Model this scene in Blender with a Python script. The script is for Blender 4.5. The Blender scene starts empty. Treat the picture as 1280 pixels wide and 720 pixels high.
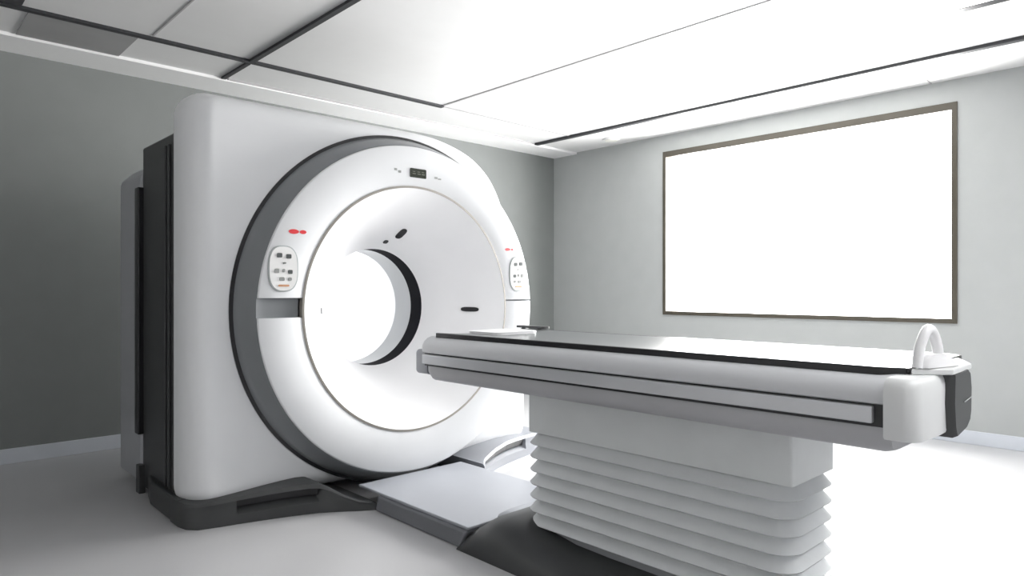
import bpy, bmesh, math
from math import pi, sin, cos, radians
from mathutils import Vector

S = bpy.context.scene
COL = S.collection

# ------------------------------------------------------------------ camera
cam_d = bpy.data.cameras.new('camera'); cam = bpy.data.objects.new('camera', cam_d); COL.objects.link(cam)
cam.location = (0, 0, 1.15)
cam.rotation_euler = (radians(90), 0, math.atan2(-0.6890, 0.7248))
cam_d.sensor_width = 36; cam_d.lens = 36 * 846 / 1280; cam_d.shift_y = 2 / 1280
cam_d.clip_start = 0.05
S.camera = cam

# ------------------------------------------------------------------ light
W = bpy.data.worlds.new('world'); S.world = W; W.use_nodes = True
bg = W.node_tree.nodes['Background']; bg.inputs[0].default_value = (1, 0.99, 0.97, 1); bg.inputs[1].default_value = 3.0
S.view_settings.view_transform = 'Standard'; S.view_settings.look = 'None'
S.view_settings.exposure = 0.34; S.view_settings.gamma = 1.0; S.view_settings.use_curve_mapping = False

def area(name, loc, rot, sx, sy, power, col=(1, 1, 1)):
    d = bpy.data.lights.new(name, 'AREA'); d.shape = 'RECTANGLE'; d.size = sx; d.size_y = sy
    d.energy = power; d.color = col
    o = bpy.data.objects.new(name, d); o.location = loc; o.rotation_euler = rot; COL.objects.link(o)
    return o
# daylight coming in through the window
area('window_daylight', (6.32, 2.69, 1.73), (0, radians(90), 0), 1.8, 2.7, 400, (1, 0.995, 0.98))

# ------------------------------------------------------------------ materials
def mat(name, col, rough=0.5, metal=0.0, noise=0.03, nscale=6.0, bump=0.0, bscale=200, emit=None, estr=0, coat=0, spec=0.5):
    m = bpy.data.materials.new(name); m.use_nodes = True; nt = m.node_tree; b = nt.nodes['Principled BSDF']
    b.inputs['Roughness'].default_value = rough; b.inputs['Metallic'].default_value = metal
    b.inputs['Coat Weight'].default_value = coat
    b.inputs['Specular IOR Level'].default_value = spec
    tc = nt.nodes.new('ShaderNodeTexCoord')
    nz = nt.nodes.new('ShaderNodeTexNoise'); nz.inputs['Scale'].default_value = nscale; nz.inputs['Detail'].default_value = 4
    nt.links.new(tc.outputs['Object'], nz.inputs['Vector'])
    rp = nt.nodes.new('ShaderNodeValToRGB')
    a = [max(0, c * (1 - noise)) for c in col]; z = [min(1, c * (1 + noise)) for c in col]
    rp.color_ramp.elements[0].position = 0.3; rp.color_ramp.elements[1].position = 0.7
    rp.color_ramp.elements[0].color = (*a, 1); rp.color_ramp.elements[1].color = (*z, 1)
    nt.links.new(nz.outputs['Fac'], rp.inputs['Fac']); nt.links.new(rp.outputs['Color'], b.inputs['Base Color'])
    if bump:
        n2 = nt.nodes.new('ShaderNodeTexNoise'); n2.inputs['Scale'].default_value = bscale
        nt.links.new(tc.outputs['Object'], n2.inputs['Vector'])
        bp = nt.nodes.new('ShaderNodeBump'); bp.inputs['Strength'].default_value = bump; bp.inputs['Distance'].default_value = 0.002
        nt.links.new(n2.outputs['Fac'], bp.inputs['Height']); nt.links.new(bp.outputs['Normal'], b.inputs['Normal'])
    if emit:
        b.inputs['Emission Color'].default_value = (*emit, 1); b.inputs['Emission Strength'].default_value = estr
    return m

M = dict(
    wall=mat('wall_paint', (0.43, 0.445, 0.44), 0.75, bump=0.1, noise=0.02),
    wall_l=mat('shaded_wall_paint', (0.215, 0.227, 0.223), 0.75, bump=0.1, noise=0.02),  # left wall: the scanner's shade is put into this darker colour
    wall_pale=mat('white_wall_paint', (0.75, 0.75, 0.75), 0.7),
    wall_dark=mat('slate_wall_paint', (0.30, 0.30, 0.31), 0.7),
    lamp=mat('bore_fill_lens', (0.9, 0.9, 0.9), 0.4, emit=(1, 1, 1), estr=1.6),  # glow added to whiten the inside of the bore
    floor=mat('vinyl_floor', (0.50, 0.50, 0.51), 0.32, noise=0.03, nscale=1.5),
    ceil=mat('ceiling_white', (0.76, 0.76, 0.76), 0.6, noise=0.01),
    ceil_grey=mat('ceiling_grey_panel', (0.33, 0.33, 0.33), 0.6, noise=0.08, nscale=3),
    seam=mat('dark_ceiling_seam', (0.035, 0.036, 0.04), 0.5),
    seam_l=mat('pale_ceiling_seam', (0.42, 0.41, 0.42), 0.5),
    base=mat('baseboard_vinyl', (0.62, 0.65, 0.70), 0.4),
    frame=mat('bronze_window_frame', (0.075, 0.065, 0.048), 0.4),
    white=mat('white_gantry_plastic', (0.74, 0.75, 0.765), 0.33, noise=0.01),
    bore=mat('white_bore_plastic', (0.90, 0.90, 0.91), 0.30, noise=0.01),
    liner=mat('grey_bore_liner', (0.52, 0.54, 0.55), 0.4, noise=0.01),
    dark=mat('charcoal_plastic', (0.045, 0.047, 0.048), 0.42),
    black=mat('black_plastic', (0.012, 0.012, 0.014), 0.3),
    matte=mat('matte_black_band', (0.012, 0.012, 0.015), 0.85, spec=0.1),
    trim=mat('white_trim_paint', (0.93, 0.93, 0.93), 0.6, noise=0.01),
    ring=mat('grey_bezel_plastic', (0.19, 0.20, 0.21), 0.33),
    tan=mat('taupe_seam', (0.30, 0.28, 0.25), 0.5),
    mid=mat('mid_grey_plastic', (0.36, 0.37, 0.39), 0.42),
    lav=mat('pale_grey_plate', (0.36, 0.375, 0.41), 0.35, noise=0.02),
    foot=mat('pale_grey_plastic', (0.25, 0.26, 0.285), 0.4),  # on the right base cover, this paler grey carries the window light
    plate_side=mat('grey_plate_edge', (0.16, 0.165, 0.18), 0.4),
    tbody=mat('grey_table_cover', (0.60, 0.61, 0.63), 0.38, noise=0.01),
    rail=mat('satin_aluminium', (0.60, 0.61, 0.63), 0.33, 0.45, noise=0.02),
    under=mat('grey_under_cover', (0.40, 0.40, 0.415), 0.5),
    top=mat('glossy_table_top', (0.15, 0.16, 0.165), 0.3, noise=0.02),
    ped=mat('grey_column_cover', (0.66, 0.68, 0.68), 0.5),
    bell=mat('grey_bellows_fabric', (0.70, 0.72, 0.73), 0.55, bump=0.25, bscale=90, noise=0.04),
    cap=mat('white_end_cap', (0.66, 0.67, 0.67), 0.4, noise=0.01),
    loop=mat('bright_white_plastic', (0.80, 0.80, 0.81), 0.35, noise=0.01),
    red=mat('red_marking', (0.75, 0.03, 0.04), 0.5),
    orange=mat('orange_marking', (0.62, 0.32, 0.17), 0.5),
    btn=mat('dark_key', (0.07, 0.08, 0.08), 0.4),
    btn_g=mat('grey_key', (0.30, 0.31, 0.30), 0.4),
    key=mat('white_keypad', (0.85, 0.85, 0.84), 0.35),
    rim=mat('keypad_rim', (0.42, 0.45, 0.45), 0.35),
    lcd=mat('dark_display', (0.03, 0.035, 0.025), 0.15),
    lcd_g=mat('display_segments', (0.16, 0.17, 0.13), 0.4),
    diff=mat('lamp_diffuser', (0.9, 0.9, 0.9), 0.4, emit=(1, 1, 1), estr=1.6),
    diff_fill=mat('added_fill_diffuser', (0.9, 0.9, 0.9), 0.4, emit=(1, 1, 1), estr=15),  # glow of the two added fill lights
    down=mat('downlight_lens', (0.75, 0.74, 0.70), 0.4),
    ledge=mat('chrome_line', (0.55, 0.56, 0.56), 0.2, 0.8),
)
g = bpy.data.materials.new('window_glass'); g.use_nodes = True; nt = g.node_tree; nt.nodes.clear()
o_ = nt.nodes.new('ShaderNodeOutputMaterial'); tr = nt.nodes.new('ShaderNodeBsdfTransparent'); gl = nt.nodes.new('ShaderNodeBsdfGlossy')
gl.inputs['Roughness'].default_value = 0.02; mx = nt.nodes.new('ShaderNodeMixShader'); mx.inputs[0].default_value = 0.06
nt.links.new(tr.outputs[0], mx.inputs[1]); nt.links.new(gl.outputs[0], mx.inputs[2]); nt.links.new(mx.outputs[0], o_.inputs[0])
M['glass'] = g

# ------------------------------------------------------------------ helpers
def link(name, bm, m, parent=None, smooth=True, angle=35, bevel=0, seg=2):
    me = bpy.data.meshes.new(name); bmesh.ops.recalc_face_normals(bm, faces=bm.faces); bm.to_mesh(me); bm.free()
    o = bpy.data.objects.new(name, me); COL.objects.link(o); me.materials.append(m)
    if smooth:
        me.polygons.foreach_set('use_smooth', [True] * len(me.polygons))
        me.set_sharp_from_angle(angle=radians(angle))
    if bevel:
        b = o.modifiers.new('bevel', 'BEVEL'); b.width = bevel; b.segments = seg; b.limit_method = 'ANGLE'; b.angle_limit = radians(40)
        b.harden_normals = False
    if parent: o.parent = parent; o.matrix_parent_inverse = parent.matrix_world.inverted() if False else o.matrix_parent_inverse
    return o

def thing(name, label, cat, loc, group=None):
    o = bpy.data.objects.new(name, None); o.empty_display_size = 0.1; COL.objects.link(o); o.location = loc
    o['label'] = label; o['category'] = cat
    if group: o['group'] = group
    return o
def tag(o, label, cat, group=None):
    o['label'] = label; o['category'] = cat
    if group: o['group'] = group
    return o
def struct(name, bm, m, **k):
    o = link(name, bm, m, **k); o['kind'] = 'structure'; return o

# parts are authored in room coordinates; put() makes them children of an empty at its base
def put(name, bm, m, root, label=None, origin=None, **k):
    off = Vector(origin) if origin is not None else Vector(root['_o']) if '_o' in root else Vector((0, 0, 0))
    bmesh.ops.translate(bm, verts=bm.verts, vec=-off)
    o = link(name, bm, m, root, **k)
    if label: o['label'] = label
    o['_o'] = list(off)
    return o

def box(bm, x0, x1, y0, y1, z0, z1):
    v = [bm.verts.new(p) for p in ((x0,y0,z0),(x1,y0,z0),(x1,y1,z0),(x0,y1,z0),(x0,y0,z1),(x1,y0,z1),(x1,y1,z1),(x0,y1,z1))]
    for f in ((0,3,2,1),(4,5,6,7),(0,1,5,4),(1,2,6,5),(2,3,7,6),(3,0,4,7)): bm.faces.new([v[i] for i in f])
    return bm
def B(*a): return box(bmesh.new(), *a)
def loft(rings, closed=True, caps=(True, True), bm=None):
    bm = bm or bmesh.new()
    R = [[bm.verts.new(p) for p in r] for r in rings]; n = len(R[0])
    for a, b in zip(R, R[1:]):
        for i in range(n if closed else n - 1):
            j = (i + 1) % n; bm.faces.new((a[i], a[j], b[j], b[i]))
    if caps[0]: bm.faces.new(R[0][::-1])
    if caps[1]: bm.faces.new(R[-1])
    return bm
def prism_y(poly, y0, y1):   # polygon in X,Z extruded along Y
    return loft([[(x, y0, z) for x, z in poly], [(x, y1, z) for x, z in poly]])
def prism_z(poly, z0, z1):
    return loft([[(x, y, z0) for x, y in poly], [(x, y, z1) for x, y in poly]])
def lathe_y(prof, cx, cz, n=128, closed_prof=False):   # prof = [(radius, y)], axis along Y
    rings = []
    for k in range(n):
        a = 2 * pi * k / n
        rings.append([(cx + r * cos(a), y, cz + r * sin(a)) for r, y in prof])
    bm = bmesh.new(); R = [[bm.verts.new(p) for p in r] for r in rings]; m = len(prof)
    for k in range(n):
        a, b = R[k], R[(k + 1) % n]
        for i in range(m if closed_prof else m - 1):
            j = (i + 1) % m; bm.faces.new((a[i], a[j], b[j], b[i]))
    return bm
def rrect(x0, x1, y0, y1, r, n=6):
    pts = []
    for cx, cy, a0 in ((x1 - r, y1 - r, 0), (x0 + r, y1 - r, 90), (x0 + r, y0 + r, 180), (x1 - r, y0 + r, 270)):
        for k in range(n + 1):
            a = radians(a0 + 90 * k / n); pts.append((cx + r * cos(a), cy + r * sin(a)))
    return pts
def spline(P, n=8):           # open Catmull-Rom through points
    out = []; Q = [P[0]] + list(P) + [P[-1]]
    for i in range(1, len(Q) - 2):
        for k in range(n):
            t = k / n; p0, p1, p2, p3 = (Vector(Q[i - 1]), Vector(Q[i]), Vector(Q[i + 1]), Vector(Q[i + 2]))
            out.append(0.5 * ((2 * p1) + (p2 - p0) * t + (2 * p0 - 5 * p1 + 4 * p2 - p3) * t * t + (3 * p1 - p0 - 3 * p2 + p3) * t ** 3))
    out.append(Vector(P[-1])); return out
def tube(path, rad, n=12, bm=None, closed=False):
    bm = bm or bmesh.new(); P = [Vector(p) for p in path]; rings = []; up = Vector((0, 0, 1)); N = len(P)
    prev = None
    for i, p in enumerate(P):
        t = (P[(i + 1) % N] - P[i - 1]) if closed else (P[min(i + 1, N - 1)] - P[max(i - 1, 0)])
        t.normalize()
        if prev is None:
            a = t.orthogonal().normalized()
        else:
            a = (prev - t * prev.dot(t)).normalized()
        prev = a; b = t.cross(a); r = rad[i] if isinstance(rad, (list, tuple)) else rad
        rings.append([p + r * (cos(2 * pi * k / n) * a + sin(2 * pi * k / n) * b) for k in range(n)])
    if closed: rings.append(rings[0])
    loft(rings, caps=(not closed, not closed), bm=bm)
    if closed: bmesh.ops.remove_doubles(bm, verts=bm.verts, dist=1e-5)
    return bm

# ------------------------------------------------------------------ room
XW, YW, H = 5.95, 5.53, 2.74
X0, Y0 = -1.9, -2.6
T = 0.15
struct('floor', B(X0 - T, XW + T, Y0 - T, YW + T, -0.12, 0), M['floor'], smooth=False)
struct('ceiling', B(X0 - T, XW + T, Y0 - T, YW + T, H, H + 0.12), M['ceil'], smooth=False)
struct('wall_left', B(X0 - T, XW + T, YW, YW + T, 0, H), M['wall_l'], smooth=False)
struct('wall_back', B(X0 - T, X0, Y0, YW, 0, H), M['wall_pale'], smooth=False)
struct('wall_near', B(X0 - T, XW + T, Y0 - T, Y0, 0, H), M['wall_dark'], smooth=False)
WY0, WY1, WZ0, WZ1 = 1.384, 3.99, 0.893, 2.568
bm = bmesh.new()
# window wall: one mesh ring around the opening
ys = [Y0, WY0, WY1, YW]; zs = [0, WZ0, WZ1, H]
V = {}
for s, x in enumerate((XW, XW + T)):
    for i, y in enumerate(ys):
        for j, z in enumerate(zs): V[s, i, j] = bm.verts.new((x, y, z))
for s in (0, 1):
    for i in range(3):
        for j in range(3):
            if (i, j) != (1, 1): bm.faces.new((V[s, i, j], V[s, i + 1, j], V[s, i + 1, j + 1], V[s, i, j + 1]))
for a, b in (((1, 1), (2, 1)), ((2, 1), (2, 2)), ((2, 2), (1, 2)), ((1, 2), (1, 1))):
    bm.faces.new((V[0, *a], V[0, *b], V[1, *b], V[1, *a]))
for i in range(3):
    for j in (0, 3): bm.faces.new((V[0, i, j], V[0, i + 1, j], V[1, i + 1, j], V[1, i, j]))
for j in range(3):
    for i in (0, 3): bm.faces.new((V[0, i, j], V[0, i, j + 1], V[1, i, j + 1], V[1, i, j]))
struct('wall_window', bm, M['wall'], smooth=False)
# window: frame ring lining the opening, with glass
bm = bmesh.new(); fw, ft = 0.036, 0.058
rings = []
for x, d in ((XW - 0.012, 0.0), (XW - 0.012, fw), (XW + 0.09, fw), (XW + 0.09, 0.0)):
    e = d * ft / fw; rings.append([(x, WY0 + d, WZ0 + d), (x, WY1 - d, WZ0 + d), (x, WY1 - d, WZ1 - e), (x, WY0 + d, WZ1 - e)])
rings.append(rings[0]); loft(rings, caps=(False, False), bm=bm); bmesh.ops.remove_doubles(bm, verts=bm.verts, dist=1e-5)
win = struct('window_1', bm, M['frame'], smooth=False)
gp = struct('pane', B(XW + 0.05, XW + 0.056, WY0 + fw, WY1 - fw, WZ0 + fw, WZ1 - ft), M['glass'], smooth=False); gp.parent = win
del gp['kind']
# baseboards
struct('baseboard_left', B(X0, XW, YW - 0.014, YW, 0, 0.10), M['base'], smooth=False, bevel=0.004)
struct('baseboard_window', B(XW - 0.014, XW, Y0, YW - 0.014, 0, 0.10), M['base'], smooth=False, bevel=0.004)
# ceiling seams and trim
def strip(n, x0, x1, y0, y1, m, t=0.010): struct('trim_%d' % n, B(x0, x1, y0, y1, H - t, H), m, smooth=False)
strip(1, X0, XW, 5.17, YW, M['trim'], 0.022)                 # bright band along the left wall
strip(2, X0, 3.60, 4.635, 4.682, M['seam'], 0.016)            # long dark seam
strip(3, 3.60, 5.24, 4.645, 4.668, M['seam_l'], 0.006)
strip(4, 1.905, 1.94, 0.0, 4.63, M['seam'], 0.018)
strip(5, 1.91, 1.94, 4.70, 5.165, M['seam'], 0.014)
strip(6, 3.585, 3.605, -0.5, 4.64, M['seam_l'], 0.006)
strip(7, 5.235, 5.285, -2.0, 5.15, M['seam'], 0.022)
strip(8, 1.285, 1.295, 2.0, 4.62, M['seam_l'], 0.004)
strip(9, 1.96, 5.22, 5.155, 5.17, M['seam_l'], 0.012)
strip(10, 5.29, 5.94, 1.55, 1.562, M['seam_l'], 0.004)
cp = tag(link('ceiling_panel', B(0.66, 1.23, 4.69, 5.165, H - 0.008, H), M['ceil_grey'], smooth=False, bevel=0.002), 'dull grey ceiling panel between the white trim and dark seam, upper left', 'panel', 'grey ceiling panels')
cp2 = tag(link('ceiling_panel', B(-0.1, 0.62, 3.3, 4.62, H - 0.008, H), mat('dark_vent_panel', (0.05, 0.05, 0.055), 0.6), smooth=False, bevel=0.002), 'near-black ceiling panel at the very top left corner', 'panel')
del cp['group']

# ceiling light fixture (top right), then two unseen fill lights added behind the camera
def ceiling_light(fx0, fx1, fy0, fy1, label, m):
    cx_, cy_ = (fx0 + fx1) / 2, (fy0 + fy1) / 2
    t = thing('ceiling_light', label, 'light', (cx_, cy_, H)); t['_o'] = [cx_, cy_, H]
    rings = []
    for z, d in ((H, 0), (H - 0.05, 0), (H - 0.05, 0.06), (H, 0.06)):
        rings.append([(fx0 + d, fy0 + d, z), (fx1 - d, fy0 + d, z), (fx1 - d, fy1 - d, z), (fx0 + d, fy1 - d, z)])
    put('frame', loft(rings, caps=(False, False)), M['black'], t, 'dark edge frame', smooth=False)
    put('diffuser', B(fx0 + 0.061, fx1 - 0.061, fy0 + 0.061, fy1 - 0.061, H - 0.047, H - 0.004), m, t, smooth=False)
ceiling_light(3.64, 4.405, -0.2, 1.286, 'white ceiling light with a dark edge, cut by the top right of the photo', M['diff'])
ceiling_light(1.6, 2.8, -1.5, -0.5, 'added ceiling fill light, unseen behind the camera, before the near end of the table', M['diff_fill'])  # this and the next are added to light scanner front and table side
ceiling_light(3.9, 5.1, -1.9, -0.9, 'added ceiling fill light, unseen behind the camera, on the window wall side', M['diff_fill'])
# recessed downlight
t = thing('downlight', 'small round downlight in the white ceiling band above the window', 'light', (5.69, 4.46, H)); t['_o'] = [5.69, 4.46, H]
def disc_z(cx, cy, r0, z0, z1, n=32):
    return loft([[(cx + r0 * cos(2 * pi * k / n), cy + r0 * sin(2 * pi * k / n), z) for k in range(n)] for z in (z0, z1)])
put('trim_ring', disc_z(5.69, 4.46, 0.09, H - 0.012, H), M['ceil'], t)
put('lens', disc_z(5.69, 4.46, 0.065, H - 0.02, H - 0.004), M['down'], t)

# ------------------------------------------------------------------ CT gantry
CX, CZ = 2.315, 1.04
GF = 3.40          # plane of the front cover
G = thing('ct_scanner', 'large white CT scanner gantry with a round bore and dark base', 'medical scanner', (CX, 3.9, 0)); G['_o'] = [CX, 3.9, 0]

# outline of the front cover in X,Z
left_bottom = [(1.10 + 0.14 * (1 - cos(a)), 0.18 - 0.14 * sin(a)) for a in [radians(10 * k) for k in range(9, -1, -1)]]
left_top = [(1.10 + 0.14 * (1 - cos(a)), 2.005 + 0.14 * sin(a)) for a in [radians(10 * k) for k in range(0, 10)]]
right = spline([(2.45, 2.145), (2.62, 2.137), (2.80, 2.10), (2.94, 2.045), (3.07, 1.95), (3.16, 1.83), (3.22, 1.70), (3.27, 1.52), (3.33, 1.25), (3.38, 0.95), (3.42, 0.55), (3.43, 0.30), (3.428, 0.22)], 4)
right = [(p.x, p.y) for p in right]
poly = left_bottom + left_top + [(1.24 + 1.21 * k / 14, 2.145) for k in range(1, 14)] + right + [(3.265 + 0.16 * cos(a), 0.20 - 0.16 * sin(a)) for a in [radians(10 * k) for k in range(1, 9)]]
poly += [(3.265 - 2.01 * k / 30, 0.04) for k in range(1, 30)]
# resample evenly enough, clockwise in X,Z
def resample(P, step):
    out = []
    n = len(P)
    for i in range(n):
        a = Vector(P[i]); b = Vector(P[(i + 1) % n]); L = (b - a).length; k = max(1, round(L / step))
        for s in range(k): out.append(a + (b - a) * s / k)
    return out
OUT = resample(poly, 0.03)
# remove near duplicates
tmp = [OUT[0]]
for p in OUT[1:]:
    if (p - tmp[-1]).length > 0.004: tmp.append(p)
OUT = tmp
def inset(P, d):
    n = len(P); out = []
    for i in range(n):
        tdir = (P[(i + 1) % n] - P[i - 1]).normalized()
        nrm = Vector((tdir.y, -tdir.x))             # inward for clockwise path
        out.append(P[i] + nrm * d)
    return out
def ring3(P, y): return [(p.x, y, p.y) for p in P]
rd = 0.19
def cover_rings(P, ymax, yfront, rd, nseg=8):
    rr = [[(CX + (p.x - CX) * 0.8, ymax, CZ + (p.y - CZ) * 0.8) for p in P], ring3(P, ymax)]
    for k in range(nseg + 1):
        a = radians(90 * k / nseg)
        ins = rd * 0.62 * (1 - cos(a)); y = yfront + rd - rd * sin(a)
        rr.append(ring3(inset(P, ins), y))
    return rr
rings = cover_rings(OUT, 3.60, GF, rd)
rings.append(ring3(inset(OUT, rd * 0.62 + 0.012), GF))
hole = []
for p in OUT:
    a = math.atan2(p.y - CZ, p.x - CX); hole.append((CX + 0.985 * cos(a), CZ + 0.985 * sin(a)))
# keep the face outside the hole
def keep_out(last):
    out = []
    for x, y, z in last:
        d = math.hypot(x - CX, z - CZ)
        if d < 0.99: x, z = CX + (x - CX) / d * 0.99, CZ + (z - CZ) / d * 0.99
        out.append((x, y, z))
    return out
last = rings[-1]
fixed = []
for i, (x, y, z) in enumerate(last):
    d = math.hypot(x - CX, z - CZ)
    if d < 0.99: x, z = CX + (x - CX) / d * 0.99, CZ + (z - CZ) / d * 0.99
    fixed.append((x, y, z))
rings = [rings[0]] + [keep_out(q) for q in rings[1:]]
rings.append([(x, GF, z) for x, z in hole]); rings.append([(x, GF + 0.2, z) for x, z in hole])
put('front_cover', loft(rings, caps=(False, False)), M['white'], G, angle=50)

# dark middle housing behind the cover, ribbed on its side
mid = [(1.13, 0.03), (1.13, 1.955)] + [(1.5, 1.955), (2.9, 1.955), (3.2, 1.6), (3.36, 1.0), (3.38, 0.03)]
def ringhole(poly2, y0, y1, R, n=96):
    P = resample(poly2, 0.06); h = []
    for p in P:
        a = math.atan2(p.y - CZ, p.x - CX); h.append((CX + R * cos(a), CZ + R * sin(a)))
    rr = [[(x, y0, z) for x, z in h], [(p.x, y0, p.y) for p in P], [(p.x, y1, p.y) for p in P], [(x, y1, z) for x, z in h]]
    rr.append(rr[0]); bm = loft(rr, caps=(False, False)); bmesh.ops.remove_doubles(bm, verts=bm.verts, dist=1e-5); return bm
hs = put('side_housing', ringhole(mid, 3.58, 4.24, 0.86), M['dark'], G, 'charcoal side housing', smooth=False, bevel=0.012)
bm = bmesh.new()
for y in (3.66, 3.74, 3.80): box(bm, 1.117, 1.132, y, y + 0.022, 0.06, 1.90)
put('rib', bm, M['dark'], G, smooth=False, bevel=0.004)
put('side_rail', prism_z([(1.10, 4.22), (1.16, 4.22), (1.16, 4.285), (1.10, 4.285)], 0.33, 1.73), M['black'], G, 'black side rail', smooth=False, bevel=0.006)
rear = [(1.12, 0.05), (1.12, 1.80), (1.20, 1.88), (2.9, 1.88), (3.2, 1.55), (3.34, 1.0), (3.36, 0.05)]
put('rear_cover', ringhole(rear, 4.24, 4.68, 0.80), M['mid'], G, 'grey rear cover', smooth=False, bevel=0.02, seg=3)
put('rear_foot', B(1.10, 1.135, 4.20, 4.26, 0, 0.16), M['dark'], G, smooth=False, bevel=0.005)

# bezel: black outer groove and grey sloping ring
put('outer_seam', lathe_y([(1.022, GF - 0.006), (1.004, GF - 0.012), (0.985, GF + 0.03), (1.02, GF + 0.03)], CX, CZ, 160, True), M['black'], G, 'black seam ring')
put('bezel_ring', lathe_y([(1.006, GF + 0.01), (1.004, GF - 0.02), (0.985, GF - 0.065), (0.962, GF - 0.115), (0.945, GF - 0.145), (0.90, GF - 0.132), (0.72, GF - 0.128), (0.70, GF - 0.10), (0.90, GF + 0.01)], CX, CZ, 160, True), M['ring'], G, 'dark grey bezel ring')

# annular face panels: upper and lower, split by a gap at mid height
FY = 3.245
def annular(a0, a1, r0, r1, y0, y1, n=96, tilt=0.0, cut_lo=None, rc=0.03):
    """panel between radii; ends cut horizontally at height z"""
    rings = []
    for k in range(n + 1):
        t = k / n
        def pt(r, y):
            z0c = cut_lo[0] - CZ; z1c = cut_lo[1] - CZ
            A0 = math.asin(max(-1, min(1, z0c / r))) if a0 == 'r' else pi - math.asin(max(-1, min(1, z0c / r)))
            A1 = pi - math.asin(max(-1, min(1, z1c / r)))
            A0 = math.asin(z0c / r)
            if a1 < 0: A1 = -pi - math.asin(z1c / r)
            a = A0 + (A1 - A0) * t
            return (CX + r * cos(a), y, CZ + r * sin(a))
        rings.append([pt(r0, y1), pt(r0, y0 + 0.004), pt(r0 + 0.004, y0), pt(r1 - 0.008, y0), pt(r1 - 0.002, y0 + 0.003), pt(r1, y0 + 0.010), pt(r1, y1)])
    return loft(rings)
put('upper_face_panel', annular('r', 1, 0.708, 0.942, FY, FY + 0.045, cut_lo=(1.085, 1.108)), M['white'], G, angle=50)
put('lower_face_panel', annular('r', -1, 0.708, 0.942, FY, FY + 0.045, cut_lo=(1.075, 1.008)), M['white'], G, angle=50)
put('inner_seam', lathe_y([(0.711, FY - 0.003), (0.699, FY - 0.004), (0.697, FY + 0.03), (0.711, FY + 0.03)], CX, CZ, 160, True), M['tan'], G, 'thin taupe seam ring around the bore')

# flared bore
RH, YH = 0.367, 3.70
def flare(t):            # t: 0 throat .. 1 mouth
    a = t * pi / 2
    lin_r = RH + (0.699 - RH) * t; lin_y = YH + (FY - 0.002 - YH) * t
    bul = 0.030 * sin(pi * t)
    return lin_r - bul * 0.8, lin_y - bul * 0.6
prof = [flare(k / 24) for k in range(24, -1, -1)]
put('bore_funnel', lathe_y(prof, CX, CZ, 160), M['bore'], G, 'bright white funnel of the bore', angle=60)
put('bore_ring', lathe_y([(RH, YH), (RH, YH + 0.125)], CX, CZ, 128), M['matte'], G, 'black ring inside the bore')
put('bore_liner', lathe_y([(RH, YH + 0.125), (RH, 4.01)], CX, CZ, 128), M['liner'], G, 'grey liner ring inside the bore')
put('rear_funnel', lathe_y([(RH, 4.01), (0.42, 4.17), (0.50, 4.42), (0.52, 4.44), (0.80, 4.665), (0.81, 4.65), (0.56, 4.40), (0.43, 4.14)], CX, CZ, 128), M['bore'], G)
put('bore_fill_lamp', lathe_y([(0.545, 4.472), (0.77, 4.655)], CX, CZ, 96), M['lamp'], G, 'added hidden ring lamp brightening the back of the bore')  # added light source, so the view through the bore turns white

put('added_end_panel', loft([[(CX + 0.83 * cos(2 * pi * k / 96), y, CZ + 0.83 * sin(2 * pi * k / 96)) for k in range(96)] for y in (4.675, 4.70)]), M['bore'], G, 'added white panel closing the bore to hold the lamp light')  # added backing that catches the ring light and stops it spilling out
# marks on the funnel
def funnel_mark(name, th, t, dt, w, root=G, m=None):
    bm = bmesh.new(); n = 20; c = []
    for k in range(n):
        a = 2 * pi * k / n
        u = math.copysign(abs(cos(a)) ** 0.6, cos(a)) * dt; v = math.copysign(abs(sin(a)) ** 0.7, sin(a)) * w / 2
        r, y = flare(t + u); r -= 0.004; y -= 0.003
        ang = th + v / r
        c.append((CX + r * cos(ang), y, CZ + r * sin(ang)))
    c2 = [(CX + (x - CX) * 1.02, y + 0.006, CZ + (z - CZ) * 1.02) for x, y, z in c]
    return put(name, loft([c2, c]), m or M['black'], root, smooth=False)
funnel_mark('laser_window', radians(-2), 0.60, 0.105, 0.03)
funnel_mark('laser_window', radians(80), 0.36, 0.085, 0.045)
funnel_mark('laser_window', radians(86), 0.17, 0.03, 0.03)
funnel_mark('laser_window', radians(182), 0.13, 0.05, 0.035)

# display and icons on the upper panel
d = put('display', prism_y(rrect(2.270, 2.384, 1.802, 1.855, 0.006), FY - 0.004, FY + 0.004), M['lcd'], G, 'small dark display', smooth=False)
bm = bmesh.new()
for x in (2.285, 2.32, 2.35): box(bm, x, x + 0.022, FY - 0.0055, FY - 0.003, 1.822, 1.826); box(bm, x, x + 0.018, FY - 0.0055, FY - 0.003, 1.835, 1.838)
put('segments', bm, M['lcd_g'], d, smooth=False)
for x, z, w, h in ((2.165, 1.835, .016, .012), (2.19, 1.825, .018, .014), (2.448, 1.817, .02, .012), (2.473, 1.812, .022, .008)):
    put('icon', B(x, x + w, FY - 0.002, FY + 0.002, z - h / 2, z + h / 2), M['btn_g'], G, 'tiny grey icon', smooth=False)
# red markings
def red(x, z, parts):
    for dx, w, h in parts:
        ell = [(x + dx + w / 2 * cos(2 * pi * k / 16), z + h / 2 * sin(2 * pi * k / 16)) for k in range(16)]
        put('warning_mark', prism_y(ell, FY - 0.0025, FY + 0.002), M['red'], G, 'small red warning mark', smooth=False)
red(1.572, 1.444, ((-0.012, 0.055, 0.024), (0.038, 0.036, 0.02)))
red(3.045, 1.414, ((0, 0.045, 0.018), (0.04, 0.02, 0.012)))
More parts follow.
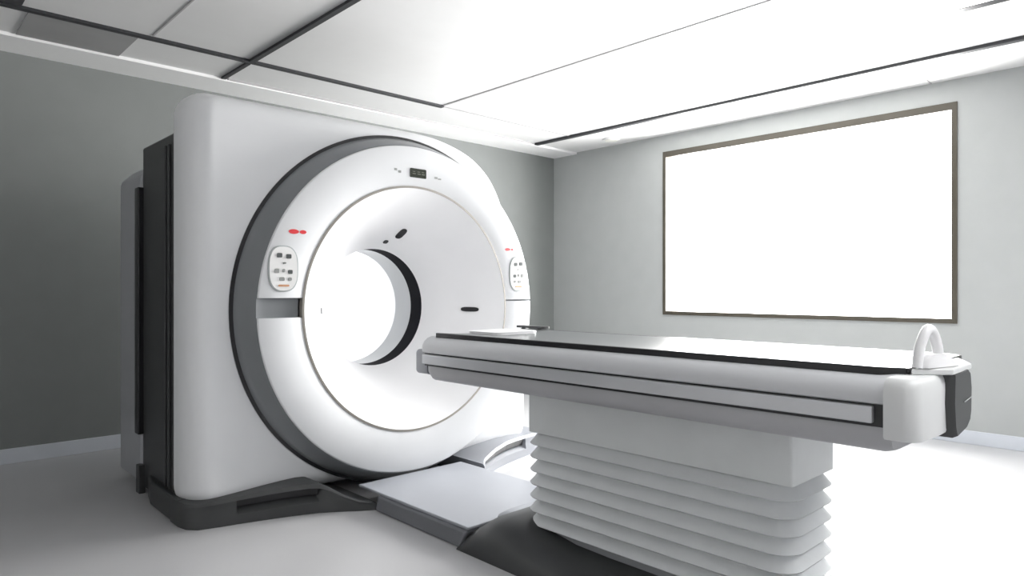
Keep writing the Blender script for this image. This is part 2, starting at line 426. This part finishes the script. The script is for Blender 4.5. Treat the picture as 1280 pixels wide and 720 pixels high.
# keypads
def keypad(cx, cz, s):
    def oval(w, h, n=40, e=0.75):
        return [(cx + math.copysign(abs(cos(a)) ** e, cos(a)) * w / 2, cz + math.copysign(abs(sin(a)) ** e, sin(a)) * h / 2) for a in [2 * pi * k / n for k in range(n)]]
    r = put('keypad', prism_y(oval(0.158, 0.232), FY - 0.006, FY + 0.003), M['rim'], G, 'oval control keypad with a grey rim', smooth=True)
    put('key_field', prism_y(oval(0.146, 0.220), FY - 0.009, FY), M['key'], r, 'white field of the keypad')
    keys = [(-0.022, 0.066, .026, .022, 'btn'), (0.026, 0.062, .026, .022, 'btn'), (-0.036, -0.012, .022, .022, 'btn_g'), (0.0, -0.01, .012, .018, 'btn_g'),
            (0.034, -0.016, .022, .02, 'btn'), (-0.010, -0.052, .026, .018, 'btn_g'), (0.032, -0.052, .018, .016, 'btn_g'), (0.004, 0.028, .016, .008, 'btn_g')]
    for dx, dz, w, h, m in keys:
        k = put('key', prism_y(rrect(cx + dx * s - w / 2, cx + dx * s + w / 2, cz + dz - h / 2, cz + dz + h / 2, 0.005, 3), FY - 0.013, FY - 0.008), M[m], r, smooth=False)
    put('key_bar', prism_y(rrect(cx - 0.028, cx + 0.028, cz - 0.090, cz - 0.080, 0.004, 3), FY - 0.012, FY - 0.008), M['orange'], r, 'orange key bar', smooth=False)
keypad(1.503, 1.255, 1)
keypad(3.135, 1.255, -1)

# base with hand slots; right half paler, window light put into its colour
def base_half(mirror, matl, lab):
    # (x, front y, top z, slot depth)
    if mirror:
        K = [(1.085, 3.50, 0.13, 0), (1.10, 3.43, 0.13, 0), (1.14, 3.385, 0.135, 0), (1.24, 3.355, 0.14, 0), (1.33, 3.335, 0.142, 0), (1.345, 3.33, 0.143, 1),
             (1.45, 3.305, 0.146, 1), (1.56, 3.275, 0.145, 1), (1.70, 3.225, 0.132, 1), (1.80, 3.18, 0.115, 1), (1.86, 3.15, 0.105, 1), (1.872, 3.14, 0.103, 0), (1.90, 3.115, 0.098, 0), (1.93, 3.08, 0.093, 0)]
    else:
        K = [(1.085, 3.50, 0.122, 0), (1.10, 3.43, 0.122, 0), (1.14, 3.385, 0.124, 0), (1.24, 3.355, 0.130, 0), (1.31, 3.34, 0.134, 0), (1.314, 3.339, 0.1345, 1), (1.38, 3.32, 0.139, 1),
             (1.45, 3.30, 0.144, 1), (1.56, 3.265, 0.150, 1), (1.64, 3.235, 0.152, 1), (1.685, 3.215, 0.148, 1), (1.70, 3.205, 0.144, 0), (1.74, 3.18, 0.122, 0), (1.79, 3.145, 0.085, 0), (1.85, 3.10, 0.052, 0), (1.93, 3.05, 0.035, 0)]
    rings = []; slots = []
    for x, y, h, s in K:
        xx = 2 * CX - x if mirror else x
        ins = 0.05 * s; a = h * 0.84; b = h * 0.36; m_ = h * (0.60 if not mirror else 0.55)
        yb = 3.66 if x > 1.09 else 3.6
        rings.append([(xx, yb, 0), (xx, yb, h), (xx, y + 0.03, h), (xx, y + 0.01, h * 0.97), (xx, y, a), (xx, y + ins + 0.0005, a - 0.001),
                      (xx, y + ins, m_), (xx, y - 0.006, b - 0.001), (xx, y - 0.010, 0.0)])
        if s > 0: slots.append([(xx, y + 0.012, a - 0.0012), (xx, y + ins - 0.002, a - 0.0012), (xx, y + ins - 0.002, m_ + 0.001), (xx, y + 0.022, m_ - 0.002)])
    put('base_cover', loft(rings), matl, G, lab, angle=40)
    put('hand_slot', loft(slots), M['black'], G, 'black hand slot', smooth=False)
base_half(False, M['dark'], 'charcoal base cover with a long hand slot')
base_half(True, M['foot'], 'base cover with window light put into its paler grey, black hand slot')
# side skirt of the base running back
put('side_skirt', prism_z([(1.085, 3.50), (1.16, 3.50), (1.16, 4.10), (1.12, 4.10), (1.09, 3.95)], 0, 0.125), M['dark'], G, 'charcoal side skirt', smooth=False, bevel=0.01)

# ------------------------------------------------------------------ plate on the floor between scanner and table
P = thing('floor_plate', 'flat pale grey floor plate joining the scanner to the table base', 'plate', (2.29, 2.75, 0)); P['_o'] = [2.29, 2.75, 0]
pl = [(1.925, 3.235), (1.925, 2.33), (1.99, 2.285), (2.12, 2.27), (2.62, 2.27), (2.65, 2.30), (2.65, 3.235)]
put('side_skirt', loft([[(1.905, 3.04, 0), (1.900, 2.345, 0), (2.665, 2.345, 0), (2.665, 3.04, 0)], [(1.922, 3.04, 0.078), (1.922, 2.315, 0.078), (2.655, 2.315, 0.078), (2.655, 3.04, 0.078)]]), M['plate_side'], P, 'dark grey sloping plate edge', smooth=False, bevel=0.012)
put('top_plate', prism_z([(1.930, 3.24), (1.930, 2.315), (2.645, 2.315), (2.645, 3.24)], 0.0785, 0.092), M['lav'], P, 'pale grey top plate', smooth=False, bevel=0.004)

# ------------------------------------------------------------------ patient table
TC = 2.32
t = thing('patient_table', 'long grey CT patient table on a pleated bellows column', 'medical table', (TC, 1.6, 0)); t['_o'] = [TC, 1.6, 0]; TB = t
# dark floor base
prof = [(1.885, 0.0), (1.89, 0.018), (1.95, 0.052), (2.08, 0.070), (2.56, 0.070), (2.69, 0.052), (2.75, 0.018), (2.755, 0.0)]
rings = []
for y, sc, zz in ((2.342, 1.0, 0.35), (2.325, 1.0, 0.9), (2.30, 1.0, 1.45), (2.25, 1.0, 1.85), (2.18, 1.0, 1.95), (2.10, 1.0, 1.75), (2.0, 1.0, 1.35), (1.88, 1.0, 1.08), (1.7, 1.0, 1.0), (0.85, 1.0, 1.0), (0.78, 0.97, 0.9)):
    rings.append([(TC + (x - TC) * sc, y, z * zz) for x, z in prof])
put('floor_base', loft(rings), M['dark'], TB, 'charcoal floor base', angle=50)
put('column_skirt', loft([[(x, y, z) for x, y in rrect(2.16, 2.48, 0.96, 2.14, 0.06)] for z in (0.064, 0.12)]), M['mid'], TB)
# pale hump between plate and bellows
rings = [[(x, yy, z) for x, yy in rrect(2.09 + d, 2.60 - d, 2.16 + d, 2.33 - d, 0.05, 5)] for z, d in ((0.08, 0), (0.108, 0.004), (0.126, 0.03))]
put('hump', loft(rings), M['lav'], TB, 'pale grey raised block by the bellows', angle=50)
# bellows
def bring(off, z, r0=0.05): return [(x, y, z) for x, y in rrect(2.165 - off, 2.475 + off, 0.985 - off, 2.13 + off, r0 + off, 8)]
rings = []; ztop, zbot, nf = 0.512, 0.10, 7
hf = (ztop - zbot) / nf
for i in range(nf):
    z = ztop - i * hf
    rings += [bring(0.0, z), bring(0.008, z - 0.12 * hf), bring(0.030, z - 0.56 * hf), bring(0.041, z - 0.76 * hf), bring(0.038, z - 0.82 * hf), bring(0.002, z - 0.98 * hf)]
rings.append(bring(0.0, zbot)); 
put('bellows', loft(rings[::-1]), M['bell'], TB, 'pleated grey bellows', angle=75)
put('column_cover', loft([[(x, y, z) for x, y in rrect(2.15, 2.49, 0.956, 2.157, 0.012, 4)] for z in (0.513, 0.712)]), M['ped'], TB, 'plain grey box above the bellows', smooth=True, angle=30)
# long body
def side_prof(half, ys, extra=1.0): pass
def bodyrings(prof_half, Ys):       # prof_half: [(dx from centre, z)] left side top..bottom; mirrored
    rings = []
    for y, sx, dz in Ys:
        L = [(TC - dx * sx, y, z + dz * (0.9 - z) ) for dx, z in prof_half]; R = [(TC + dx * sx, y, z + dz * (0.9 - z)) for dx, z in prof_half[::-1]]
        rings.append(L + R)
    return rings
up = [(0.26, 0.920), (0.285, 0.919), (0.310, 0.911), (0.330, 0.896), (0.341, 0.876), (0.344, 0.858), (0.340, 0.842), (0.332, 0.838), (0.30, 0.836)]
put('side_cover', loft(bodyrings(up, [(2.735, 0.965, 0.12), (2.728, 0.99, 0.03), (2.715, 1, 0), (0.60, 1, 0)])), M['tbody'], TB, 'rounded grey side cover', angle=40)
put('inner_chassis', B(TC - 0.325, TC + 0.325, 0.62, 2.725, 0.775, 0.8405), M['black'], TB, smooth=False)
for s in (-1, 1):
    x0, x1 = TC + s * 0.318, TC + s * 0.341
    put('side_rail', B(min(x0, x1), max(x0, x1), 0.660, 2.728, 0.785, 0.832), M['rail'], TB, 'satin metal side rail', smooth=False, bevel=0.004)
lo = [(0.325, 0.7745), (0.328, 0.765), (0.326, 0.735), (0.318, 0.716), (0.300, 0.706), (0.25, 0.704)]
put('under_cover', loft(bodyrings(lo, [(2.715, 0.95, 0.30), (2.70, 0.985, 0.10), (2.67, 1, 0), (0.64, 1, 0), (0.617, 0.985, 0.03)])), M['under'], TB, 'grey under cover', angle=40)
put('front_bumper', loft([[(x, y, z) for x, z in rrect(TC - 0.315 * s, TC + 0.315 * s, 0.728, 0.848, 0.02, 4)] for y, s in ((2.72, 1), (2.80, 1), (2.82, 0.98))]), M['foot'], TB, 'pale end bumper', angle=40)
# couch top: shallow cradle with black edge
N = 16; cr = []
for y in (0.60, 0.66, 2.60, 2.66):
    wid = 0.275 if y < 0.62 else 0.293 if y < 2.65 else 0.285
    cr.append([(TC - wid + 2 * wid * k / N, y, 0.937 - 0.012 * (1 - (2 * k / N - 1) ** 2)) for k in range(N + 1)] + [(TC + wid, y, 0.934), (TC + wid * 0.95, y, 0.921), (TC - wid * 0.95, y, 0.921), (TC - wid, y, 0.934)])
put('table_top', loft(cr), M['top'], TB, 'glossy grey table top', angle=50)
for s in (-1, 1):
    e = [(TC + s * 0.300, 2.67), (TC + s * 0.300, 0.655), (TC + s * 0.276, 0.595), (TC + s * 0.262, 0.598), (TC + s * 0.280, 0.66), (TC + s * 0.280, 2.67)]
    put('edge_strip', prism_z(e, 0.914, 0.9370), M['black'], TB, 'black edge strip', smooth=False, bevel=0.003)
put('end_strip', B(TC - 0.27, TC + 0.27, 0.590, 0.602, 0.920, 0.9360), M['black'], TB, 'black end strip', smooth=False, bevel=0.003)
# white head pad and clip near the scanner
put('head_pad', loft([[(x, y, z) for x, y in rrect(2.20, 2.50, 2.42, 2.66, 0.05)] for z in (0.926, 0.936, 0.941)]), M['loop'], TB, 'flat white pad', angle=40)
c = put('strap_clip', loft([[(x, y, z) for x, y in rrect(2.59, 2.655, 2.49, 2.70, 0.02)] for z in (0.941, 0.953)]), M['dark'], TB, 'small dark grey clip', angle=40)
for y in (2.53, 2.65):
    put('clip_foot', B(2.60, 2.615, y - 0.008, y + 0.008, 0.935, 0.946), M['dark'], c, smooth=False)

# end unit
plan = [(2.0, 0.615), (1.925, 0.615), (1.922, 0.57), (1.935, 0.545), (1.965, 0.532), (2.08, 0.525), (2.25, 0.527), (2.42, 0.545), (2.55, 0.580), (2.62, 0.605), (2.62, 0.63), (2.3, 0.63)]
def sc(poly, s, c=(2.27, 0.59)): return [(c[0] + (x - c[0]) * s, c[1] + (y - c[1]) * (s - (1 - s) * 2)) for x, y in poly]
rings = [[(x, y, 0.757) for x, y in sc(plan, 0.985)], [(x, y, 0.764) for x, y in plan], [(x, y, 0.875) for x, y in plan], [(x, y, 0.893) for x, y in sc(plan, 0.995)], [(x, y, 0.905) for x, y in sc(plan, 0.985)], [(x, y, 0.914) for x, y in sc(plan, 0.965)], [(x, y, 0.919) for x, y in sc(plan, 0.94)]]
put('end_cap', loft(rings), M['cap'], TB, 'white end cap', angle=45)
dp = [(2.140, 0.922), (2.27, 0.928), (2.30, 0.915), (2.315, 0.87), (2.31, 0.80), (2.295, 0.775), (2.25, 0.757), (2.16, 0.742), (2.145, 0.77), (2.133, 0.84)]
dpm = [(sum(p[0] for p in dp) / len(dp), sum(p[1] for p in dp) / len(dp))]
cxm, czm = dpm[0]
rings = [[(x, 0.56, z) for x, z in dp], [(x, 0.512 + 0.03 * abs(x - 2.25), z) for x, z in dp], [(cxm + (x - cxm) * 0.93, 0.500 + 0.03 * abs(x - 2.25), czm + (z - czm) * 0.93) for x, z in dp]]
e = put('control_panel', loft(rings), M['dark'], TB, 'charcoal end panel', angle=40)
put('trim_line', tube([(2.215, 0.4995, 0.836), (2.25, 0.4995, 0.839), (2.30, 0.501, 0.842)], 0.0018, 6), M['ledge'], e)
put('ledge', loft([[(x, y, z) for x, y in [(2.04, 0.582), (2.12, 0.502), (2.32, 0.505), (2.42, 0.545), (2.50, 0.582)]] for z in (0.919, 0.936)]), M['cap'], TB, 'white ledge over the end panel', smooth=False, bevel=0.004)
# loop handle
hp = thing('loop_holder', 'bright white plastic loop standing on the near end of the table', 'holder', (2.16, 0.56, 0.936))
hp['_o'] = [2.16, 0.56, 0.936]
bx, by = 2.155, 0.60
# direction roughly across the view so that the loop reads as an arch
pth = spline([(2.060, 0.573, 0.938), (2.068, 0.570, 0.985), (2.088, 0.564, 1.026), (2.110, 0.558, 1.042), (2.132, 0.552, 1.026), (2.148, 0.547, 0.985), (2.152, 0.546, 0.94)], 6)
put('loop', tube(pth, 0.0135, 14), M['loop'], hp)
rings = []
for z, a, b in ((0.938, 0.0, 0.165), (0.953, 0.002, 0.14), (0.966, 0.008, 0.115), (0.974, 0.016, 0.088)):
    ax = 2.060 + a; bx2 = 2.060 + b
    rings.append([(x, y - 0.25 * (x - 2.060), z) for x, y in rrect(ax, bx2, 0.545, 0.590, 0.02, 4)])
put('block', loft(rings), M['loop'], hp, angle=50)
put('knob', tube([(2.30, 0.56, 0.936), (2.30, 0.56, 0.956)], 0.008, 12), M['dark'], TB, 'small dark knob')

# tidy: children were authored relative to their root's origin
for o in list(S.objects):
    if '_o' in o: del o['_o']
